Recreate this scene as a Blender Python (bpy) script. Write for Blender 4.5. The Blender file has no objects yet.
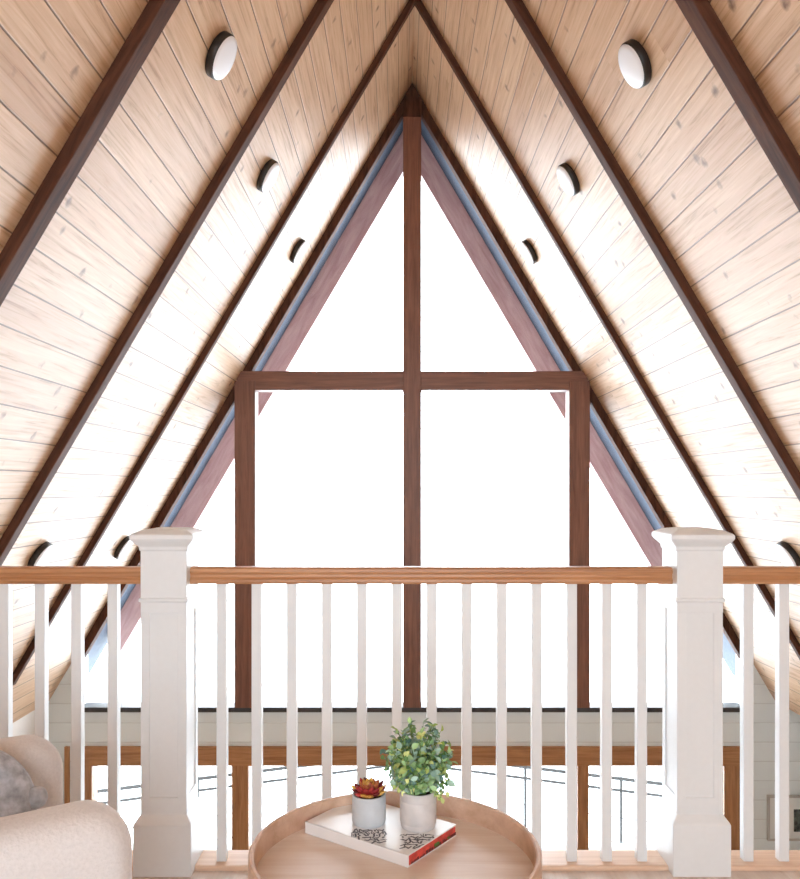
import bpy, bmesh, math, random
from mathutils import Vector, Matrix
R = math.radians
scene = bpy.context.scene
COL = scene.collection

# ------------------------------------------------------------------ camera
cd = bpy.data.cameras.new('camera'); cam = bpy.data.objects.new('camera', cd); COL.objects.link(cam)
cam.location = (-.097, 0, 0); cam.rotation_euler = (R(90), 0, 0)
cd.sensor_fit = 'HORIZONTAL'; cd.sensor_width = 36; cd.lens = 36
cd.shift_x = 0; cd.shift_y = 50.5/800; cd.clip_end = 500
scene.camera = cam

# ------------------------------------------------------------------ world, light, exposure
world = bpy.data.worlds.new('sky'); scene.world = world; world.use_nodes = True
bg = world.node_tree.nodes['Background']
bg.inputs[0].default_value = (0.83, 0.925, 1.0, 1); bg.inputs[1].default_value = 11.0
vs = scene.view_settings
vs.view_transform = 'Standard'; vs.look = 'None'; vs.gamma = 1; vs.use_curve_mapping = False
vs.exposure = 0.0
scene.cycles.max_bounces = 12; scene.cycles.diffuse_bounces = 6; scene.cycles.transparent_max_bounces = 16

def portal(name, loc, sx, sy, rot):
    l = bpy.data.lights.new(name, 'AREA'); l.shape = 'RECTANGLE'; l.size = sx; l.size_y = sy
    l.cycles.is_portal = True
    o = bpy.data.objects.new(name, l); COL.objects.link(o); o.location = loc; o.rotation_euler = rot
GY = 6.43            # inner face of the window gable
BY = -3.0            # gable behind the camera
H = 3.265; SL = 1.70  # roof: |x| = (H - z) / SL
FLOOR = -1.25; LOW = -3.94
portal('portal_gable', (0, GY+.2, .75), 5.4, 5.0, (R(-90), 0, 0))
portal('portal_lower', (0, GY+.2, -2.55), 5.4, .75, (R(-90), 0, 0))
portal('portal_rear', (0, BY-.12, .25), 2.4, 2.4, (R(90), 0, 0))

# ------------------------------------------------------------------ materials
def nt(name):
    m = bpy.data.materials.new(name); m.use_nodes = True
    n = m.node_tree; return m, n, n.nodes['Principled BSDF']
def node(n, t, **kw):
    x = n.nodes.new(t)
    for k, v in kw.items(): setattr(x, k, v)
    return x
def inp(n, sock, v):
    if hasattr(v, 'links'): n.links.new(v, sock)
    else: sock.default_value = v
def mth(n, op, a, b=0.0, c=None):
    x = node(n, 'ShaderNodeMath', operation=op)
    inp(n, x.inputs[0], a); inp(n, x.inputs[1], b)
    if c is not None: inp(n, x.inputs[2], c)
    return x.outputs[0]
def mixc(n, f, a, b, mode='MIX'):
    x = node(n, 'ShaderNodeMix', data_type='RGBA', blend_type=mode)
    inp(n, x.inputs[0], f); inp(n, x.inputs[6], a); inp(n, x.inputs[7], b)
    return x.outputs[2]
def ramp(n, f, stops):
    x = node(n, 'ShaderNodeValToRGB'); e = x.color_ramp.elements
    while len(e) < len(stops): e.new(.5)
    for i, (p, c) in enumerate(stops):
        e[i].position = p; e[i].color = (*c, 1) if len(c) == 3 else c
    inp(n, x.inputs[0], f); return x.outputs[0]
def bump(n, h, s, d, bs):
    b = node(n, 'ShaderNodeBump'); b.inputs['Strength'].default_value = s; b.inputs['Distance'].default_value = d
    inp(n, b.inputs['Height'], h); n.links.new(b.outputs[0], bs.inputs['Normal'])
def mat_plain(name, c, rough=.5, noise=0, bscale=60, bs=.0, bd=.002, sheen=0, spec=.5):
    m, n, p = nt(name)
    p.inputs['Roughness'].default_value = rough
    p.inputs['Specular IOR Level'].default_value = spec
    p.inputs['Sheen Weight'].default_value = sheen
    tc = node(n, 'ShaderNodeTexCoord')
    nz = node(n, 'ShaderNodeTexNoise'); nz.inputs['Scale'].default_value = bscale; nz.inputs['Detail'].default_value = 4
    n.links.new(tc.outputs['Object'], nz.inputs['Vector'])
    lo = tuple(v*(1-noise) for v in c); hi = tuple(min(1, v*(1+noise)) for v in c)
    inp(n, p.inputs['Base Color'], ramp(n, nz.outputs[0], [(.3, lo), (.7, hi)]))
    if bs: bump(n, nz.outputs[0], bs, bd, p)
    return m
def mat_wood(name, c1, c2, axis=0, scale=1.0, rough=.45, along=2.0, across=45.0, bs=.15, spec=.5):
    """grain running along the object axis 0/1/2"""
    m, n, p = nt(name); p.inputs['Roughness'].default_value = rough; p.inputs['Specular IOR Level'].default_value = spec
    tc = node(n, 'ShaderNodeTexCoord'); mp = node(n, 'ShaderNodeMapping')
    s = [across*scale]*3; s[axis] = along*scale; mp.inputs['Scale'].default_value = s
    n.links.new(tc.outputs['Object'], mp.inputs[0])
    nz = node(n, 'ShaderNodeTexNoise'); nz.inputs['Scale'].default_value = 1; nz.inputs['Detail'].default_value = 6
    nz.inputs['Roughness'].default_value = .65; nz.inputs['Distortion'].default_value = .6
    n.links.new(mp.outputs[0], nz.inputs['Vector'])
    inp(n, p.inputs['Base Color'], ramp(n, nz.outputs[0], [(.32, c1), (.68, c2)]))
    bump(n, nz.outputs[0], bs, .002, p)
    return m
def mat_planks(name):
    """pine boards running along y on the two roof slopes, grooves between them"""
    m, n, p = nt(name)
    tc = node(n, 'ShaderNodeTexCoord'); sp = node(n, 'ShaderNodeSeparateXYZ'); n.links.new(tc.outputs['Object'], sp.inputs[0])
    x, y = sp.outputs[0], sp.outputs[1]
    ax = mth(n, 'ABSOLUTE', x)
    a = mth(n, 'ADD', mth(n, 'DIVIDE', mth(n, 'SUBTRACT', ax, 1.639), .0765), 200.0)
    side = mth(n, 'MULTIPLY', mth(n, 'SIGN', x), 57.0)
    idx = mth(n, 'ADD', mth(n, 'FLOOR', a), side)
    fr = mth(n, 'FRACT', a)
    wn = node(n, 'ShaderNodeTexWhiteNoise', noise_dimensions='1D'); inp(n, wn.inputs['W'], idx)
    yy = mth(n, 'ADD', mth(n, 'DIVIDE', y, 8.0), mth(n, 'MULTIPLY', wn.outputs[0], 7.0))
    cell = mth(n, 'FLOOR', yy); fy = mth(n, 'FRACT', yy)
    w2 = node(n, 'ShaderNodeTexWhiteNoise', noise_dimensions='2D')
    cv = node(n, 'ShaderNodeCombineXYZ'); inp(n, cv.inputs[0], idx); inp(n, cv.inputs[1], cell)
    n.links.new(cv.outputs[0], w2.inputs['Vector'])
    # grain
    gv = node(n, 'ShaderNodeCombineXYZ'); inp(n, gv.inputs[0], mth(n, 'MULTIPLY', a, 4.5)); inp(n, gv.inputs[1], mth(n, 'MULTIPLY', y, 1.3)); inp(n, gv.inputs[2], mth(n, 'MULTIPLY', w2.outputs[0], 30.0))
    g = node(n, 'ShaderNodeTexNoise'); g.inputs['Scale'].default_value = 1.6; g.inputs['Detail'].default_value = 7; g.inputs['Roughness'].default_value = .6; g.inputs['Distortion'].default_value = .8
    n.links.new(gv.outputs[0], g.inputs['Vector'])
    c = ramp(n, g.outputs[0], [(.30, (.41, .235, .125)), (.44, (.61, .40, .24)), (.72, (.75, .55, .375))])
    tone = ramp(n, w2.outputs[0], [(0, (.86, .80, .76)), (.5, (.95, .93, .92)), (1, (1.0, 1.0, 1.0))])
    c = mixc(n, 1.0, c, tone, 'MULTIPLY')
    # knots
    kv = node(n, 'ShaderNodeCombineXYZ'); inp(n, kv.inputs[0], mth(n, 'MULTIPLY', a, 1.0)); inp(n, kv.inputs[1], mth(n, 'MULTIPLY', y, 7.0)); inp(n, kv.inputs[2], side)
    wob = node(n, 'ShaderNodeTexNoise'); wob.inputs['Scale'].default_value = 4; n.links.new(kv.outputs[0], wob.inputs['Vector'])
    kvm = node(n, 'ShaderNodeVectorMath', operation='ADD'); n.links.new(kv.outputs[0], kvm.inputs[0])
    sc = node(n, 'ShaderNodeVectorMath', operation='SCALE'); n.links.new(wob.outputs['Color'], sc.inputs[0]); sc.inputs['Scale'].default_value = .28
    n.links.new(sc.outputs[0], kvm.inputs[1])
    vo = node(n, 'ShaderNodeTexVoronoi'); vo.inputs['Scale'].default_value = 1.0; n.links.new(kvm.outputs[0], vo.inputs['Vector'])
    vc = node(n, 'ShaderNodeSeparateColor'); n.links.new(vo.outputs['Color'], vc.inputs[0])
    kn = ramp(n, vo.outputs['Distance'], [(.05, (1, 1, 1)), (.19, (0, 0, 0))])
    sel = mth(n, 'GREATER_THAN', vc.outputs[0], .34)
    kf = mth(n, 'MULTIPLY', mth(n, 'MULTIPLY', kn, sel), .9)
    c = mixc(n, kf, c, (.16, .075, .04, 1))
    # grooves and butt joints
    e = mth(n, 'MINIMUM', fr, mth(n, 'SUBTRACT', 1.0, fr))
    gr = ramp(n, e, [(.010, (1, 1, 1)), (.030, (0, 0, 0))])
    ey = mth(n, 'MINIMUM', fy, mth(n, 'SUBTRACT', 1.0, fy))
    gj = ramp(n, ey, [(.0002, (1, 1, 1)), (.0004, (0, 0, 0))])
    gg = gr
    c = mixc(n, mth(n, 'MULTIPLY', gg, .85), c, (.10, .05, .03, 1))
    inp(n, p.inputs['Base Color'], c)
    hgt = mth(n, 'ADD', mth(n, 'MULTIPLY', gr, -1.0), mth(n, 'MULTIPLY', g.outputs[0], .12))
    bump(n, hgt, .5, .004, p)
    p.inputs['Roughness'].default_value = .43; p.inputs['Specular IOR Level'].default_value = .5
    return m
def mat_shiplap(name, c, pitch=.155, rough=.5):
    m, n, p = nt(name)
    tc = node(n, 'ShaderNodeTexCoord'); sp = node(n, 'ShaderNodeSeparateXYZ'); n.links.new(tc.outputs['Object'], sp.inputs[0])
    f = mth(n, 'FRACT', mth(n, 'ADD', mth(n, 'DIVIDE', sp.outputs[2], pitch), 100.1))
    g = ramp(n, f, [(.03, (1, 1, 1)), (.06, (0, 0, 0))])
    inp(n, p.inputs['Base Color'], mixc(n, mth(n, 'MULTIPLY', g, .25), (*c, 1), (.35, .36, .35, 1)))
    bump(n, mth(n, 'MULTIPLY', g, -1.0), .5, .005, p)
    p.inputs['Roughness'].default_value = rough
    return m
def mat_glass():
    m = bpy.data.materials.new('window_glass'); m.use_nodes = True; n = m.node_tree
    n.nodes.clear(); o = node(n, 'ShaderNodeOutputMaterial'); mx = node(n, 'ShaderNodeMixShader')
    t = node(n, 'ShaderNodeBsdfTransparent'); g = node(n, 'ShaderNodeBsdfGlossy'); g.inputs['Roughness'].default_value = 0.02
    fr = node(n, 'ShaderNodeFresnel'); fr.inputs['IOR'].default_value = 1.2
    n.links.new(fr.outputs[0], mx.inputs[0]); n.links.new(t.outputs[0], mx.inputs[1]); n.links.new(g.outputs[0], mx.inputs[2])
    n.links.new(mx.outputs[0], o.inputs[0]); return m

M = {}
M['planks'] = mat_planks('pine_planks')
M['beam'] = mat_wood('dark_stained_beam', (.048, .017, .009), (.12, .048, .026), axis=2, across=30, along=3, rough=.65, spec=.15)
M['member'] = mat_wood('brown_window_wood', (.13, .050, .030), (.25, .105, .062), axis=2, across=40, along=2.5, rough=.45)
M['memberx'] = mat_wood('brown_window_wood_level', (.13, .050, .030), (.25, .105, .062), axis=0, across=40, along=2.5, rough=.45)
M['oak'] = mat_wood('honey_wood', (.30, .125, .045), (.52, .26, .11), axis=2, across=40, along=2.5)
M['oakx'] = mat_wood('honey_wood_level', (.30, .125, .045), (.52, .26, .11), axis=0, across=40, along=2.5)
M['rail'] = mat_wood('handrail_wood', (.36, .155, .062), (.60, .31, .15), axis=0, across=55, along=1.6, rough=.35)
M['nosing'] = mat_wood('nosing_wood', (.66, .44, .30), (.84, .63, .48), axis=0, across=45, along=1.6, rough=.4)
M['white'] = mat_plain('white_paint', (.77, .80, .82), .38, .01)
M['wallwhite'] = mat_shiplap('white_shiplap', (.80, .87, .89))
M['plaster'] = mat_plain('cream_wall', (.82, .79, .75), .7, .02)
M['floor'] = mat_wood('pale_washed_floor', (.60, .50, .43), (.74, .66, .60), axis=1, across=25, along=2)
M['glass'] = mat_glass()
M['bronze'] = mat_plain('dark_bronze', (.022, .016, .013), .45)
M['sill'] = mat_plain('dark_sill', (.05, .045, .045), .45)
M['diffuser'] = mat_plain('lamp_diffuser', (.82, .82, .84), .35)
M['redstain'] = mat_wood('red_stained_rafter', (.42, .23, .22), (.58, .38, .36), axis=2, across=20, along=3)
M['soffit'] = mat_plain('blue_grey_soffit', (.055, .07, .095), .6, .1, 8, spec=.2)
M['snow'] = mat_plain('snow', (.86, .88, .9), .8, .03, 3, .3, .03)
M['metal'] = mat_plain('dark_metal', (.045, .042, .04), .6, spec=.15)
M['roofing'] = mat_plain('grey_roofing', (.12, .12, .13), .8, .1)

# ------------------------------------------------------------------ mesh helpers
def box(bm, x0, x1, y0, y1, z0, z1, bev=0, seg=2):
    vs_ = [bm.verts.new((x, y, z)) for x in (x0, x1) for y in (y0, y1) for z in (z0, z1)]
    f = [(0,1,3,2), (4,6,7,5), (0,4,5,1), (2,3,7,6), (0,2,6,4), (1,5,7,3)]
    fs = [bm.faces.new([vs_[i] for i in q]) for q in f]
    if bev:
        es = list({e for q in fs for e in q.edges})
        bmesh.ops.bevel(bm, geom=es, offset=bev, segments=seg, profile=.5, affect='EDGES')
def prism(bm, pts, y0, y1):
    """polygon in x,z extruded along y"""
    a = [bm.verts.new((x, y0, z)) for x, z in pts]; b = [bm.verts.new((x, y1, z)) for x, z in pts]
    fs = [bm.faces.new(a), bm.faces.new(b[::-1])]
    for i in range(len(pts)):
        j = (i+1) % len(pts); fs.append(bm.faces.new((a[j], a[i], b[i], b[j])))
    return fs
def lathe(bm, prof, n=48, cx=0, cy=0, close=True):
    rings = []
    for r, z in prof:
        if r < 1e-6: rings.append([bm.verts.new((cx, cy, z))])
        else: rings.append([bm.verts.new((cx+r*math.cos(2*math.pi*i/n), cy+r*math.sin(2*math.pi*i/n), z)) for i in range(n)])
    for a, b in zip(rings, rings[1:]):
        for i in range(n):
            j = (i+1) % n
            if len(a) == 1 and len(b) == 1: break
            if len(a) == 1: bm.faces.new((a[0], b[i], b[j]))
            elif len(b) == 1: bm.faces.new((a[i], a[j], b[0]))
            else: bm.faces.new((a[i], a[j], b[j], b[i]))
def tube(bm, pts, rads, n=8):
    rings = []
    pts = [Vector(p) for p in pts]
    for i, p in enumerate(pts):
        t = (pts[min(i+1, len(pts)-1)] - pts[max(i-1, 0)]).normalized()
        u = t.cross(Vector((0, 0, 1)));
        if u.length < .1: u = t.cross(Vector((0, 1, 0)))
        u.normalize(); v = t.cross(u)
        r = rads[i] if isinstance(rads, (list, tuple)) else rads
        rings.append([bm.verts.new(p + r*(math.cos(2*math.pi*k/n)*u + math.sin(2*math.pi*k/n)*v)) for k in range(n)])
    for a, b in zip(rings, rings[1:]):
        for k in range(n): bm.faces.new((a[k], a[(k+1) % n], b[(k+1) % n], b[k]))
    bm.faces.new(rings[0][::-1]); bm.faces.new(rings[-1])
def obj(name, bm, mat, parent=None, smooth=False, bevel=0, seg=2, loc=None):
    bmesh.ops.recalc_face_normals(bm, faces=bm.faces[:])
    me = bpy.data.meshes.new(name); bm.to_mesh(me); bm.free()
    o = bpy.data.objects.new(name, me); COL.objects.link(o)
    for mm in (mat if isinstance(mat, (list, tuple)) else [mat]): me.materials.append(mm)
    if parent: o.parent = parent
    if loc: o.location = loc
    if smooth:
        for p in me.polygons: p.use_smooth = True
    if bevel:
        b = o.modifiers.new('bevel', 'BEVEL'); b.width = bevel; b.segments = seg; b.limit_method = 'ANGLE'; b.angle_limit = R(40)
    return o
def empty(name, loc=(0, 0, 0), rz=0):
    o = bpy.data.objects.new(name, None); COL.objects.link(o); o.location = loc; o.rotation_euler = (0, 0, rz)
    o.empty_display_size = .1; return o
def tag(o, label, cat, group=None, kind=None):
    o['label'] = label; o['category'] = cat
    if group: o['group'] = group
    if kind: o['kind'] = kind
    return o
def struct(o, label=None):
    o['kind'] = 'structure'
    if label: o['label'] = label
    return o
def copy_tree(o, parent=None):
    c = o.copy(); COL.objects.link(c); c.parent = parent
    for ch in o.children: copy_tree(ch, c)
    return c
def rx(z): return (H - z) / SL
def B(): return bmesh.new()

# ------------------------------------------------------------------ roof / ceiling
ZE = -1.70
nx, nz = SL/math.hypot(SL, 1), 1/math.hypot(SL, 1)     # outward normal of the right slope
T = .10
for s, nm in ((-1, 'ceiling_left'), (1, 'ceiling_right')):
    bm = B()
    prism(bm, [(0, H), (s*rx(ZE), ZE), (s*(rx(ZE)+T*nx), ZE+T*nz), (0, H+T/nz)], BY, GY+.06)
    struct(obj(nm, bm, M['planks']), 'pine plank sloping ceiling with dark grooves')
# overhang outside the gable
for s, nm in ((-1, 'trim_3'), (1, 'trim_4')):
    bm = B(); prism(bm, [(0, H), (s*2.9, H-SL*2.9), (s*(2.9+T*nx), H-SL*2.9+T*nz), (0, H+T/nz)], GY+.061, GY+.78)
    struct(obj(nm, bm, M['soffit']), 'blue grey soffit outside the gable window')

def slope_beam(name, s, y0, y1, tv, zend, mat, top=0.0):
    """beam under the slope, its foot cut upright; object origin so that grain follows its length"""
    L = math.hypot(rx(zend), H-zend)
    bm = B()
    if top == 0.0: pts = [(0, H), (s*rx(zend), zend), (s*rx(zend), zend-tv), (0, H-tv)]
    else: pts = [(s*(H-top-tv)/SL*0+0, H-top), (s*(H-top-zend)/SL, zend), (s*(H-top-zend)/SL, zend-tv), (0, H-top-tv)]
    prism(bm, pts, y0, y1)
    # put the mesh in a frame whose z runs down the slope
    ang = math.atan2(rx(zend), (H-zend)) * s
    rot = Matrix.Rotation(-ang, 4, 'Y')
    bm.transform(Matrix.Translation((0, 0, -H))); bm.transform(rot.inverted())
    o = obj(name, bm, mat, bevel=.004); o.location = (0, 0, H); o.rotation_euler = (0, -ang, 0)
    return o
which = {0: 'nearest the camera, cut off by the picture top', 1: 'second in from the camera', 2: 'third in, ending just beyond the railing'}
for i, (y0, w) in enumerate(((2.704, .090), (3.93, .075), (5.215, .05))):
    for s, sd in ((-1, 'left'), (1, 'right')):
        o = slope_beam('ceiling_beam', s, y0, y0+w, (.091, .091, .08)[i], -1.20, M['beam'])
        tag(o, 'dark brown rafter on the %s roof slope, %s' % (sd, which[i]), 'beam', 'dark rafters under the plank ceiling')

# ------------------------------------------------------------------ gable window wall
bm = B()
box(bm, -2.93, 3.6, GY, GY+.14, -2.06, -1.765)
box(bm, -2.93, 3.6, GY, GY+.14, LOW, -2.90)
box(bm, -2.93, -2.64, GY, GY+.14, -2.90, -2.06)
box(bm, 2.66, 3.6, GY, GY+.14, -2.90, -2.06)
prism(bm, [(-2.66, -1.765), (-2.93, -1.765), (-2.93, -1.70), (-2.66, H-SL*2.66)], GY, GY+.14)
prism(bm, [(2.66, -1.765), (3.6, -1.765), (3.6, -1.70), (2.93, -1.70), (2.66, H-SL*2.66)], GY, GY+.14)
struct(obj('wall_front', bm, M['wallwhite']), 'white shiplap gable wall between upper and lower windows')

w1 = struct(empty('window_1', (0, GY, -1.75)), 'large A shaped gable window with brown wood mullions')
def wpart(name, bm, mat, parent, bevel=.004, label=None):
    o = obj(name, bm, mat, parent, bevel=bevel); o.matrix_parent_inverse = Matrix.Translation(-parent.location)
    if label: o['label'] = label
    return o
PY0, PY1 = GY-.06, GY+.08
for s in (-1, 1):
    bm = B(); tv = .125
    prism(bm, [(0, H-.001), (s*2.66, H-SL*2.66-.001), (s*2.66, H-SL*2.66-tv), (0, H-tv)], GY-.02, GY+.07)
    wpart('sloping_frame', bm, M['beam'], w1)
bm = B(); box(bm, -.072, .072, PY0, PY1, -1.735, 2.98); wpart('center_mullion', bm, M['member'], w1)
bm = B(); prism(bm, [(0, 3.24), (-.074, 3.11), (-.074, 2.97), (.074, 2.97), (.074, 3.11)], GY-.065, GY+.05); wpart('apex_block', bm, M['beam'], w1)
bm = B(); box(bm, -1.40, 1.40, PY0+.004, PY1-.004, .796, .948); wpart('transom', bm, M['memberx'], w1)
for s in (-1, 1):
    bm = B(); box(bm, min(s*1.25, s*1.415), max(s*1.25, s*1.415), PY0-.004, PY1, -1.735, .87); wpart('side_mullion', bm, M['member'], w1)
bm = B(); box(bm, -2.66, 2.66, GY-.045, GY+.12, -1.775, -1.737); wpart('sill', bm, M['sill'], w1, label='dark metal sill')
def pane(parent, pts, y=GY+.04):
    bm = B(); prism(bm, pts, y, y+.008); wpart('pane', bm, M['glass'], parent, bevel=0)
def roofz(x): return H - SL*abs(x) - .10
for s in (-1, 1):
    pane(w1, [(s*.05, .9), (s*.05, roofz(.05)), (s*1.345, .9)])
    pane(w1, [(s*.05, -1.74), (s*.05, .87), (s*1.3, .87), (s*1.3, -1.74)])
    pane(w1, [(s*1.36, -1.74), (s*1.36, roofz(1.36)), (s*2.65, roofz(2.65)), (s*2.65, -1.74)])

w2 = struct(empty('window_2', (0, GY, -2.9)), 'row of lower windows with honey brown wood frame')
bm = B(); box(bm, -2.64, 2.66, GY-.03, GY+.10, -2.21, -2.058); wpart('header', bm, M['oakx'], w2)
for x0, x1 in ((-2.64, -2.565), (-1.445, -1.31), (-.068, .068), (1.325, 1.415), (2.50, 2.66)):
    bm = B(); box(bm, x0, x1, GY-.026, GY+.096, -2.90, -2.205); wpart('post', bm, M['oak'], w2)
for x0, x1 in ((-2.57, -1.44), (-1.32, -.06), (.06, 1.33), (1.41, 2.51)):
    pane(w2, [(x0, -2.9), (x0, -2.205), (x1, -2.205), (x1, -2.9)])
bm = B(); box(bm, -2.785, -2.75, GY-.025, GY+.01, -2.90, -2.058); struct(obj('trim_1', bm, M['oak']), 'narrow brown upright trim left of the lower windows')

# ------------------------------------------------------------------ rest of the shell
bm = B(); box(bm, -3.05, -2.93, BY, GY+.14, LOW-.1, -1.66); struct(obj('wall_left', bm, M['plaster']))
bm = B(); box(bm, 3.6, 3.72, BY, GY+.14, LOW-.1, -1.6)
struct(obj('wall_right', bm, M['plaster']))
bm = B(); box(bm, 2.94, 3.72, BY, GY+.14, -1.70, -1.62); struct(obj('trim_5', bm, M['plaster']), 'flat side ceiling of the lower room')
bm = B(); box(bm, -3.05, 3.72, BY, GY+.14, LOW-.1, LOW); struct(obj('floor_lower', bm, M['floor']))
bm = B(); box(bm, -2.64, 2.64, BY, 2.626, FLOOR-.28, FLOOR); struct(obj('floor', bm, M['floor']), 'pale washed wood loft floor')
bm = B(); box(bm, -2.60, 2.60, 2.628, 2.752, FLOOR-.30, FLOOR+.014); struct(obj('trim_2', bm, M['nosing'], bevel=.006), 'honey wood nosing along the loft edge')
# gable behind the camera; unseen window opening added for fill light
bm = B()
prism(bm, [(-1.2, LOW), (-3.6, LOW), (-3.6, -1.68), (-2.93, -1.68), (-rx(1.45)-0.02, 1.45), (-1.2, 1.45)], BY-.12, BY)
prism(bm, [(1.2, LOW), (3.6, LOW), (3.6, -1.68), (2.93, -1.68), (rx(1.45)+.02, 1.45), (1.2, 1.45)], BY-.12, BY)
box(bm, -1.2, 1.2, BY-.12, BY, LOW, -.95)
prism(bm, [(-rx(1.45)-.02, 1.45), (0, H+.03), (rx(1.45)+.02, 1.45)], BY-.12, BY)
struct(obj('wall_rear', bm, M['plaster']))
w3 = struct(empty('fill_window', (0, BY, -.55)), 'added window behind the viewer, sized to give fill light')
bm = B(); box(bm, -1.2, -1.14, BY-.1, BY+.02, -.95, 1.45); box(bm, 1.14, 1.2, BY-.1, BY+.02, -.95, 1.45); box(bm, -1.14, 1.14, BY-.1, BY+.02, -.95, -.89); box(bm, -1.14, 1.14, BY-.1, BY+.02, 1.39, 1.45)
wpart('frame', bm, M['member'], w3)

# ------------------------------------------------------------------ outside
bm = B(); bmesh.ops.create_grid(bm, x_segments=60, y_segments=60, size=60)
rnd = random.Random(4)
for v in bm.verts:
    d = v.co.y + 60
    v.co.z = .35*math.sin(v.co.x*.21)*math.cos(v.co.y*.17) + .0022*max(0, v.co.y+30)**2*.35
o = obj('snowy_ground', bm, M['snow'], smooth=True); o.location = (0, 45, -5.6); struct(o, 'snow covered slope outside')
bm = B()
prism(bm, [(0, 0), (1, 0), (1, 1)], 0, 1); bm.clear()
pts = [(-3.5, GY+.15), (3.5, GY+.15), (3.5, 7.75), (0, 9.05), (-3.5, 7.75)]
a = [bm.verts.new((x, y, -4.1)) for x, y in pts]; b = [bm.verts.new((x, y, -3.96)) for x, y in pts]
bm.faces.new(a[::-1]); bm.faces.new(b)
for i in range(5): bm.faces.new((a[i], a[(i+1) % 5], b[(i+1) % 5], b[i]))
bmesh.ops.recalc_face_normals(bm, faces=bm.faces[:])
struct(obj('balcony_deck', bm, M['snow']), 'snow covered deck outside the lower windows')
for s in (-1, 1):
    rr = tag(empty('deck_railing', (s*1.7, 8.3, -3.96)), 'thin dark metal deck railing seen through the lower windows, %s side' % ('left' if s < 0 else 'right'), 'railing', 'thin metal railing outside the lower windows')
    p0, p1 = Vector((s*.05, 8.97, 0)), Vector((s*3.35, 7.72, 0))
    for z, r in ((-2.95, .020), (-3.07, .016), (-3.35, .006), (-3.6, .006)):
        bm = B(); tube(bm, [p0+Vector((0, 0, z)), p1+Vector((0, 0, z))], r)
        wpart('rail', bm, M['metal'], rr, 0)
    for t in (.01, .36, .64, .99):
        q = p0.lerp(p1, t); bm = B(); tube(bm, [(q.x, q.y, -3.96), (q.x, q.y, -2.93)], .02 if t in (.01, .99) else .016); wpart('post', bm, M['metal'], rr, 0)
for s, sd in ((-1, 'left'), (1, 'right')):
    o = slope_beam('outside_rafter', s, GY+.57, GY+.69, .36, -1.24 if s < 0 else -1.05, M['redstain'])
    tag(o, 'red stained rafter outside the gable glass, %s of the central mullion' % sd, 'rafter', 'red rafters outside the glass')

# ------------------------------------------------------------------ ceiling lamps
def lamp_proto():
    root = empty('ceiling_lamp')
    bm = B(); lathe(bm, [(0, .0), (.088, 0), (.094, -.004), (.094, -.032), (.090, -.037), (.082, -.037)], 40); obj('housing', bm, M['bronze'], root, smooth=True)
    bm = B(); lathe(bm, [(.0902, -.036), (.088, -.041), (.070, -.0445), (0, -.046)], 40); obj('diffuser', bm, M['diffuser'], root, smooth=True, bevel=0)
    return root
lp = lamp_proto(); first = True
lamps = [(-1, 3.32, 1.81, 'nearest one on the left slope'), (-1, 4.55, 1.795, 'upper middle one on the left slope'),
         (-1, 5.95, 1.785, 'upper far one on the left slope'), (1, 3.29, 1.76, 'nearest one on the right slope'),
         (1, 4.55, 1.775, 'upper middle one on the right slope'), (1, 5.94, 1.775, 'upper far one on the right slope'),
         (-1, 4.51, -.37, 'above the handrail at left picture edge'), (-1, 5.94, -.42, 'low beside the left newel cap'),
         (1, 4.57, -.37, 'above the handrail at right picture edge')]
for s, y, z, lb in lamps:
    o = lp if first else copy_tree(lp); first = False
    x = s*rx(z)
    nrm = Vector((-s*nx, 0, -nz))       # inward normal; lamp -z points along it
    o.location = Vector((x, y, z)) + nrm*.0
    q = Vector((0, 0, -1)).rotation_difference(nrm); o.rotation_euler = q.to_euler()
    tag(o, 'round white disc lamp with dark rim, ' + lb, 'ceiling lamp', 'round lamps on the plank ceiling')

# ------------------------------------------------------------------ loft railing
RY = 2.676
def newel(x, lb):
    r = tag(empty('newel_post', (x, RY, FLOOR)), lb, 'post', 'white newel posts')
    f = FLOOR
    def sq(bm, w, z0, z1, bev=0): box(bm, -w/2, w/2, -w/2, w/2, z0-f, z1-f, bev)
    def loft(bm, prof):
        prev = None
        rings = []
        for w, z in prof:
            rings.append([bm.verts.new((sx*w/2, sy*w/2, z-f)) for sx, sy in ((-1,-1), (1,-1), (1,1), (-1,1))])
        for a, b in zip(rings, rings[1:]):
            for k in range(4): bm.faces.new((a[k], a[(k+1) % 4], b[(k+1) % 4], b[k]))
        bm.faces.new(rings[0][::-1]); bm.faces.new(rings[-1])
    bm = B(); loft(bm, [(.188, f), (.188, -1.085), (.182, -1.078), (.164, -1.065), (.150, -1.055), (.150, -1.0)]); obj('base', bm, M['white'], r, bevel=.003)
    bm = B(); sq(bm, .141, -1.01, -.30)
    for sy in (-1, 1):
        for sx in (-1, 1):
            box(bm, min(sx*.045, sx*.0745), max(sx*.045, sx*.0745), min(sy*.045, sy*.0745), max(sy*.045, sy*.0745), -1.01-f, -.36-f)
    sq(bm, .150, -.40, -.19)
    obj('shaft', bm, M['white'], r, bevel=.002)
    bm = B(); loft(bm, [(.150, -.366), (.160, -.362), (.160, -.354), (.150, -.350)]); obj('collar', bm, M['white'], r, bevel=.001)
    bm = B(); loft(bm, [(.150, -.20), (.158, -.196), (.160, -.184), (.176, -.176), (.196, -.166), (.206, -.158), (.206, -.146), (.196, -.142), (.150, -.131), (.09, -.126), (.0, -.125)][:-1]); obj('cap', bm, M['white'], r, bevel=.003)
    return r
XL, XR = -.866, .879
newel(XL, 'square white newel post with flat cap, left one beside the armchair')
newel(XR, 'square white newel post with flat cap, right one of the two')
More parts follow.
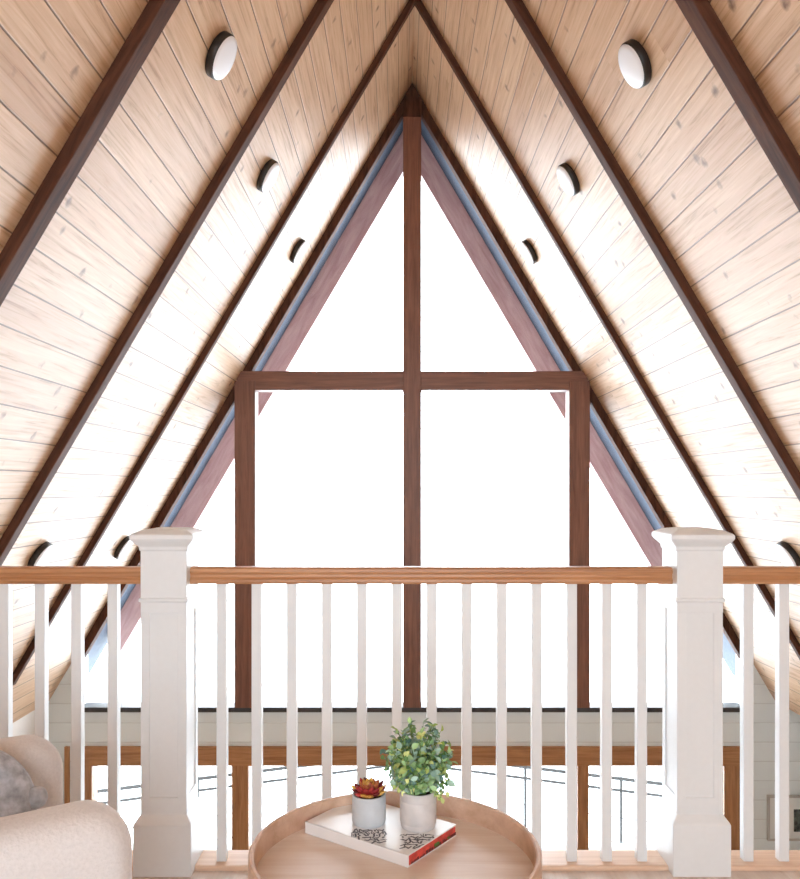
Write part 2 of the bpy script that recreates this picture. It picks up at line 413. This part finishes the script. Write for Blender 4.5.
def section(x0, x1, xs, lb):
    r = tag(empty('railing_section', ((x0+x1)/2, RY, FLOOR)), lb, 'railing', 'railing sections with white balusters and wood handrail')
    inv = Matrix.Translation(-r.location)
    bm = B()
    pr = [(-.030, -.311), (.030, -.311), (.034, -.305), (.034, -.296), (.029, -.288), (.029, -.280), (.034, -.272), (.032, -.262), (.022, -.2565), (-.022, -.2565), (-.032, -.262), (-.034, -.272), (-.029, -.280), (-.029, -.288), (-.034, -.296), (-.034, -.305)]
    a = [bm.verts.new((x0, RY+p, z)) for p, z in pr]; b = [bm.verts.new((x1, RY+p, z)) for p, z in pr]
    bm.faces.new(a); bm.faces.new(b[::-1])
    for i in range(len(pr)): j = (i+1) % len(pr); bm.faces.new((a[i], a[j], b[j], b[i]))
    o = obj('handrail', bm, M['rail'], r); o.matrix_parent_inverse = inv; o['label'] = 'honey brown wooden handrail'
    proto = None
    for x in xs:
        if proto is None:
            bm = B(); box(bm, -.0165, .0165, -.0165, .0165, 0, -.311-(FLOOR+.014)+.002)
            proto = obj('baluster', bm, M['white'], r, bevel=.002); o = proto
        else:
            o = proto.copy(); COL.objects.link(o); o.parent = r
        o.matrix_parent_inverse = inv; o.location = (x, RY, FLOOR+.014)
def px2x(p): return (p-400)/800*(RY-.014) - .097
section(XL+.075, XR-.075, [px2x(221.5+35.05*i) for i in range(13)], 'middle railing section between the two newel posts')
section(-2.03, XL-.075, [px2x(112.5-36.3*i) for i in range(6)], 'left railing section behind the armchair')
section(XR+.075, 2.03, [px2x(748.5+35.6*i) for i in range(6)], 'right railing section at the right picture edge')

# ------------------------------------------------------------------ picture on the lower wall
pf = tag(empty('picture_frame', (3.07, GY-.012, -2.63)), 'pale framed picture on the lower shiplap wall at the right edge', 'picture')
M['frame'] = mat_plain('pale_frame', (.50, .48, .45), .5); M['mat'] = mat_plain('picture_mat', (.80, .82, .80), .7)
M['art'] = mat_plain('dark_print', (.10, .12, .11), .6, .8, 25)
bm = B()
for q in ((-.22, .22, -.18, -.165), (-.22, .22, .165, .18), (-.22, -.205, -.165, .165), (.205, .22, -.165, .165)): box(bm, q[0], q[1], -.014, .012, q[2], q[3])
obj('frame', bm, M['frame'], pf); bm = B(); box(bm, -.205, .205, -.004, .008, -.165, .165); obj('mat_board', bm, M['mat'], pf)
bm = B(); box(bm, -.145, -.115, -.006, -.0035, -.10, .09); obj('print', bm, M['art'], pf); bm = B(); box(bm, -.01, .14, -.006, -.0035, -.11, .07); obj('print', bm, M['art'], pf)

# ------------------------------------------------------------------ round tray table
TX, TYc, TR, TZ = -.107, 1.66, .30, -.735
M['table'] = mat_wood('table_top_wood', (.72, .60, .52), (.86, .78, .72), axis=0, across=22, along=1.5, rough=.38)
M['tabler'] = mat_wood('table_rim_wood', (.52, .33, .22), (.72, .52, .40), axis=2, across=14, along=14, rough=.4)
t = tag(empty('tray_table', (TX, TYc, FLOOR)), 'round light wooden tray table with raised rim, in front of the railing', 'table')
zz = TZ-FLOOR
bm = B(); lathe(bm, [(0, zz-.075), (.282, zz-.075), (.289, zz-.07), (.289, zz-.05), (0, zz-.05)], 96); obj('tabletop', bm, M['table'], t)
bm = B(); lathe(bm, [(.289, zz-.052), (.2885, zz-.004), (.2915, zz), (.297, zz), (.300, zz-.004), (.300, zz-.105), (.297, zz-.108), (.291, zz-.108), (.289, zz-.104), (.289, zz-.052)], 96)
o = obj('rim', bm, M['tabler'], t, smooth=True); es = o.modifiers.new('edge', 'EDGE_SPLIT'); es.split_angle = R(35)
for k in range(4):
    a = R(45+90*k); bm = B(); c, s = math.cos(a), math.sin(a)
    tube(bm, [(.21*c, .21*s, zz-.074), (.25*c, .25*s, 0)], [.021, .012], 16); obj('leg', bm, M['tabler'], t, smooth=True)

# ------------------------------------------------------------------ book
M['cover'] = mat_plain('white_cover', (.84, .86, .89), .25); M['red'] = mat_plain('red_edge', (.62, .075, .06), .5, .35, 45)
M['ink'] = mat_plain('dark_ink', (.05, .06, .10), .4); M['green'] = mat_plain('green_print', (.08, .22, .05), .5); M['darkred'] = mat_plain('dark_red_print', (.14, .02, .02), .5)
SURF = TZ-.05
fc = Vector((-.080, 1.661, SURF)); ang = math.atan2(.155, .112)        # local x = short side, local y = long side (to the left)
bk = tag(empty('book', fc, ang), 'large white book with red page edge lying on the round table', 'book')
bm = B(); box(bm, 0, .19, 0, .288, .0006, .003, .0008); box(bm, 0, .19, 0, .288, .024, .0268, .0008); box(bm, -.001, .003, 0, .288, .0006, .0268, .0008)
obj('cover', bm, M['cover'], bk)
bm = B(); box(bm, .003, .187, .0012, .286, .003, .024); obj('page_block', bm, M['red'], bk)['label'] = 'red printed page edges'
bm = B(); rnd = random.Random(3)
for k in range(16):
    x = .012+.011*k; h_ = rnd.uniform(.003, .008); box(bm, x, x+rnd.uniform(.006, .012), .0006, .0016, .0032, .0032+h_)
obj('edge_print', bm, M['darkred'], bk)
bm = B(); box(bm, .10, .118, .0004, .0014, .007, .014, .002); obj('edge_leaf_print', bm, M['green'], bk); bm = B(); box(bm, .152, .163, .0004, .0014, .006, .010, .002); obj('edge_leaf_print', bm, M['green'], bk)
# two blurred patches of dark printing on the cover in front of the pots
bm = B(); rnd = random.Random(11)
inv = Matrix.Rotation(-ang, 4, 'Z')
def patch(x0, x1, y0, y1, rows, size=.0035, dens=.75):
    for r_ in range(rows):
        y = y0 + (y1-y0)*(r_+.5)/rows; x = x0
        while x < x1:
            w = rnd.uniform(.5, 1.2)*size
            if rnd.random() < dens:
                p = inv @ (Vector((x+w/2, y+rnd.uniform(-.002, .002), SURF)) - fc)
                if .004 < p.x < .186 and .004 < p.y < .274:
                    q = rnd.random()*3.14; hh = rnd.uniform(.6, 1.6)*size
                    vs4 = []
                    for dx, dy in ((-w/3, -hh), (w/3, -hh), (w/3, hh), (-w/3, hh)):
                        vs4.append(bm.verts.new((p.x+dx*math.cos(q)-dy*math.sin(q), p.y+dx*math.sin(q)+dy*math.cos(q), .02695)))
                    bm.faces.new(vs4)
            x += w*1.1
patch(-.205, -.132, 1.715, 1.787, 6, .006, .85)
patch(-.094, -.016, 1.690, 1.765, 6, .006, .8)
obj('cover_print', bm, M['ink'], bk)['kind'] = 'stuff'

# ------------------------------------------------------------------ pots and plants
BT = SURF+.027
M['pot'] = mat_plain('pale_stone_pot', (.57, .61, .65), .6, .10, 22, .2, .001)
M['pot2'] = mat_plain('pale_grey_pot', (.62, .60, .60), .6, .08, 30, .2, .001)
M['soil'] = mat_plain('soil', (.05, .03, .02), .9, .4, 90, .6, .004)
def pot(name, x, y, r, h, mat, lb, ridges):
    o = tag(empty(name, (x, y, BT)), lb, 'potted plant')
    prof = [(0, 0), (r*.93, 0), (r*.97, .002), (r, .008), (r, h-.012), (r*.99, h-.010), (r*1.0, h-.003), (r*.985, h), (r*.90, h), (r*.88, h-.004), (r*.88, h-.016)]
    if ridges: prof = [(0, 0), (r*.90, 0), (r*.93, .003), (r*.97, .012), (r*.96, .0135), (r*.985, .015), (r, h*.74), (r*.985, h*.75), (r*1.0, h*.77), (r*1.0, h-.003), (r*.985, h), (r*.90, h), (r*.88, h-.004), (r*.88, h-.016)]
    bm = B(); lathe(bm, prof, 48); obj('pot', bm, mat, o, smooth=True)
    bm = B(); lathe(bm, [(0, h-.012), (r*.885, h-.014)], 32); obj('soil', bm, M['soil'], o)
    return o
def mat_leaf(name, c1, c2, tr=.25):
    m, n, p = nt(name); g = node(n, 'ShaderNodeNewGeometry')
    inp(n, p.inputs['Base Color'], ramp(n, g.outputs['Random Per Island'], [(0, c1), (.75, c2), (1, tuple(min(1, v*1.5) for v in c2))]))
    p.inputs['Roughness'].default_value = .5; p.inputs['Transmission Weight'].default_value = 0
    p.inputs['Subsurface Weight'].default_value = tr; p.inputs['Subsurface Radius'].default_value = (.01, .01, .004); p.inputs['Subsurface Scale'].default_value = .3
    return m
M['leafg'] = mat_leaf('green_leaf', (.09, .22, .06), (.32, .50, .24)); M['leafb'] = mat_leaf('blue_green_leaf', (.10, .22, .17), (.32, .48, .38)); M['leafy'] = mat_leaf('yellow_green_leaf', (.38, .52, .12), (.66, .74, .30))
M['stem'] = mat_plain('green_stem', (.16, .24, .07), .6)
def leaf(bm, c, d, up, L, W, mi=0, cup=.25):
    """pointed oval leaf: base c, direction d, face normal up"""
    d = d.normalized(); s = d.cross(up).normalized(); u = s.cross(d).normalized()
    rows = []
    for t, w in ((0, .12), (.25, .8), (.5, 1.0), (.75, .75), (1, .08)):
        m_ = c + d*L*t - u*(L*.18*t*t)
        rows.append([bm.verts.new(m_ - s*W*.5*w + u*W*cup*w), bm.verts.new(m_), bm.verts.new(m_ + s*W*.5*w + u*W*cup*w)])
    for a, b in zip(rows, rows[1:]):
        for k in range(2):
            f = bm.faces.new((a[k], a[k+1], b[k+1], b[k])); f.material_index = mi; f.smooth = True
# green bushy plant
g = pot('potted_green_plant', .016-.072, 1.805, .0415, .083, M['pot2'], 'bushy green leafy plant in a pale grey pot on the book', True)
rnd = random.Random(21); bmS = B(); bmL = B()
ctr = Vector((.003, 0, .145))
for k in range(120):
    th = rnd.uniform(0, 2*math.pi); cz = rnd.uniform(-.62, 1.0); rr_ = math.sqrt(max(0, 1-cz*cz))
    R0 = rnd.uniform(.060, .092)*(1.08 if cz > .2 else .95)
    tip = ctr + Vector((rr_*math.cos(th)*.95, rr_*math.sin(th)*.95, cz*.92))*R0
    base = Vector((rnd.uniform(-.018, .018), rnd.uniform(-.018, .018), .068))
    mid = base.lerp(tip, .5) + Vector((rnd.uniform(-.008, .008), rnd.uniform(-.008, .008), .012))
    pts = [base, base.lerp(mid, .6), mid, mid.lerp(tip, .6), tip]
    tube(bmS, pts, [.0011, .001, .0009, .0008, .0005], 5)
    out = (tip-ctr).normalized()
    for q in range(11):
        t_ = .34+.66*q/10; p = (mid.lerp(tip, (t_-.5)*2) if t_ > .5 else base.lerp(mid, t_*2))
        dr = Vector((rnd.gauss(0, 1), rnd.gauss(0, 1), rnd.gauss(.2, .8))).normalized()*.9 + out*.5
        up = (out + Vector((rnd.gauss(0, .5), rnd.gauss(0, .5), .5))).normalized()
        if dr.normalized().cross(up).length < .1: continue
        L = rnd.uniform(.013, .021)
        mi = rnd.choices((0, 1, 2), (5, 4, 1.6+2.5*max(0, abs(out.x)-.5)))[0]
        leaf(bmL, p, dr, up, L, L*rnd.uniform(.62, .8), mi)
for (dx, dz) in ((.062, -.055), (.05, -.07), (-.055, -.035)):      # trailing sprigs at the pot's edge
    b0 = Vector((dx*.5, -.02, .085)); e0 = Vector((dx, -.03, .145+dz)); tube(bmS, [b0, b0.lerp(e0, .5)+Vector((0, 0, .008)), e0], .0008, 5)
    for q in range(8):
        p = b0.lerp(e0, q/7); leaf(bmL, p, Vector((rnd.gauss(dx*8, .6), rnd.gauss(-.3, .6), rnd.gauss(-.3, .5))), Vector((0, -.6, .8)), .014, .010, rnd.choice((0, 2, 2)))
obj('stems', bmS, M['stem'], g); obj('foliage', bmL, [M['leafg'], M['leafb'], M['leafy']], g)
# red succulent
u = pot('potted_red_succulent', -.168, 1.826, .0385, .066, M['pot'], 'dark red and yellow succulent in a plain white pot on the book', False)
M['petr'] = mat_leaf('red_succulent_leaf', (.10, .008, .010), (.32, .03, .03), .1); M['pety'] = mat_leaf('golden_succulent_leaf', (.50, .22, .04), (.70, .42, .10), .15); M['peto'] = mat_leaf('orange_succulent_leaf', (.34, .07, .03), (.50, .16, .05), .1)
def petal(bm, c, d, up, L, W, mi):
    d = d.normalized(); s = d.cross(up).normalized(); n_ = s.cross(d).normalized(); rings = []
    for t_, w in ((0, .45), (.3, .85), (.6, 1.0), (.82, .7), (1, .06)):
        m_ = c + d*L*t_ + n_*(L*.22*t_*t_)
        rings.append([bm.verts.new(m_ + s*W*.5*w*math.cos(a_) + n_*W*.22*w*math.sin(a_)) for a_ in [2*math.pi*k/8 for k in range(8)]])
    for a, b in zip(rings, rings[1:]):
        for k in range(8): f = bm.faces.new((a[k], a[(k+1) % 8], b[(k+1) % 8], b[k])); f.material_index = mi; f.smooth = True
    bm.faces.new(rings[0][::-1]).material_index = mi; bm.faces.new(rings[-1]).material_index = mi
bm = B(); k = 0
for el, cnt, L, mi in ((8, 13, .040, 0), (26, 12, .038, 0), (44, 10, .034, 2), (60, 8, .031, 1), (74, 6, .027, 1), (86, 3, .024, 1)):
    for q in range(cnt):
        a = 2*math.pi*(q+.5*(k % 2))/cnt + rnd.uniform(-.1, .1); e_ = R(el+rnd.uniform(-5, 5))
        d = Vector((math.cos(a)*math.cos(e_), math.sin(a)*math.cos(e_), math.sin(e_)))
        up = Vector((-math.cos(a)*math.sin(e_), -math.sin(a)*math.sin(e_), math.cos(e_)))
        petal(bm, Vector((0, 0, .062))+d*.005, d, up, L*rnd.uniform(.9, 1.08), L*.55, mi if rnd.random() < .85 else (mi+1) % 3)
    k += 1
obj('rosette', bm, [M['petr'], M['pety'], M['peto']], u)

# ------------------------------------------------------------------ armchair
M['fabric'] = mat_plain('greige_boucle', (.70, .68, .68), .9, .05, 140, .55, .004, sheen=.3)
M['legwood'] = mat_wood('chair_leg_wood', (.30, .14, .06), (.48, .26, .12), axis=2)
ca = R(35)
ch = tag(empty('armchair', (-.662, 1.64, FLOOR), ca), 'pale greige upholstered armchair at the lower left, facing the windows', 'armchair')
AH = .615
def side_profile(L, z0, z1, r, n=8):
    """outline in (x,z): x from -L (back) to 0 (front), rounded top front corner"""
    pts = [(-L, z0), (0, z0)]
    for k in range(n+1):
        a = R(90*k/n); pts.append((-r+r*math.cos(a), z1-r+r*math.sin(a)))
    pts.append((-L, z1)); return pts
def soft(o, w=.045, seg=5):
    b = o.modifiers.new('soft', 'BEVEL'); b.width = w; b.segments = seg; b.limit_method = 'ANGLE'; b.angle_limit = R(50)
    o.data.set_sharp_from_angle(angle=R(180)) if hasattr(o.data, 'set_sharp_from_angle') else None
    return o
for (y0, y1, zt) in ((-.10, .04, AH+.02), (.50, .64, AH)):
    bm = B(); prism(bm, side_profile(.70, .13, zt, .09), y0, y1); soft(obj('arm', bm, M['fabric'], ch, smooth=True), .055, 6)
bm = B(); prism(bm, [(-.86, .13), (-.62, .13), (-.70, .84), (-.86, .84)], -.13, .62); soft(obj('backrest', bm, M['fabric'], ch, smooth=True), .06, 6)
bm = B(); box(bm, -.66, -.02, .04, .50, .13, .25); soft(obj('seat_base', bm, M['fabric'], ch, smooth=True), .02, 3)
bm = B(); box(bm, -.64, .0, .044, .496, .25, .35); soft(obj('seat_cushion', bm, M['fabric'], ch, smooth=True), .05, 5)
for x in (-.78, -.06):
    for y in (-.07, .57):
        bm = B(); tube(bm, [(x, y, 0), (x, y, .135)], [.014, .022], 14); obj('leg', bm, M['legwood'], ch, smooth=True)
# pillow
M['knit'] = mat_plain('grey_knit', (.42, .43, .46), .95, .35, 45, .8, .006)
bm = B()
prof = []
for k in range(15):
    a = R(-90+180*k/14); prof.append((max(0.0, .10+.058*math.cos(a)) if 0 < k < 14 else 0.0, .062*math.sin(a)*(1.0 if 0 < k < 14 else .85)))
lathe(bm, [(0, -.050)] + [(.06, -.056)] + [(.105+.052*math.cos(R(-80+160*k/12)), .060*math.sin(R(-80+160*k/12))) for k in range(13)] + [(.06, .056), (0, .050)], 48)
base = Matrix.Translation((-.662, 1.64, FLOOR)) @ Matrix.Rotation(ca, 4, 'Z')
mw = base @ Matrix.Translation((-.25, .395, .505)) @ Matrix.Rotation(R(78), 4, 'X')
pl = tag(obj('throw_pillow', bm, M['knit'], smooth=True), 'round grey knitted throw pillow leaning in the armchair', 'pillow')
pl.matrix_world = mw
bm = B(); bmesh.ops.create_icosphere(bm, subdivisions=3, radius=.026)
tf = obj('corner_tuft', bm, M['knit'], pl, smooth=True); tf.location = (.150, .015, .035); tf.scale = (1, 1, .8)
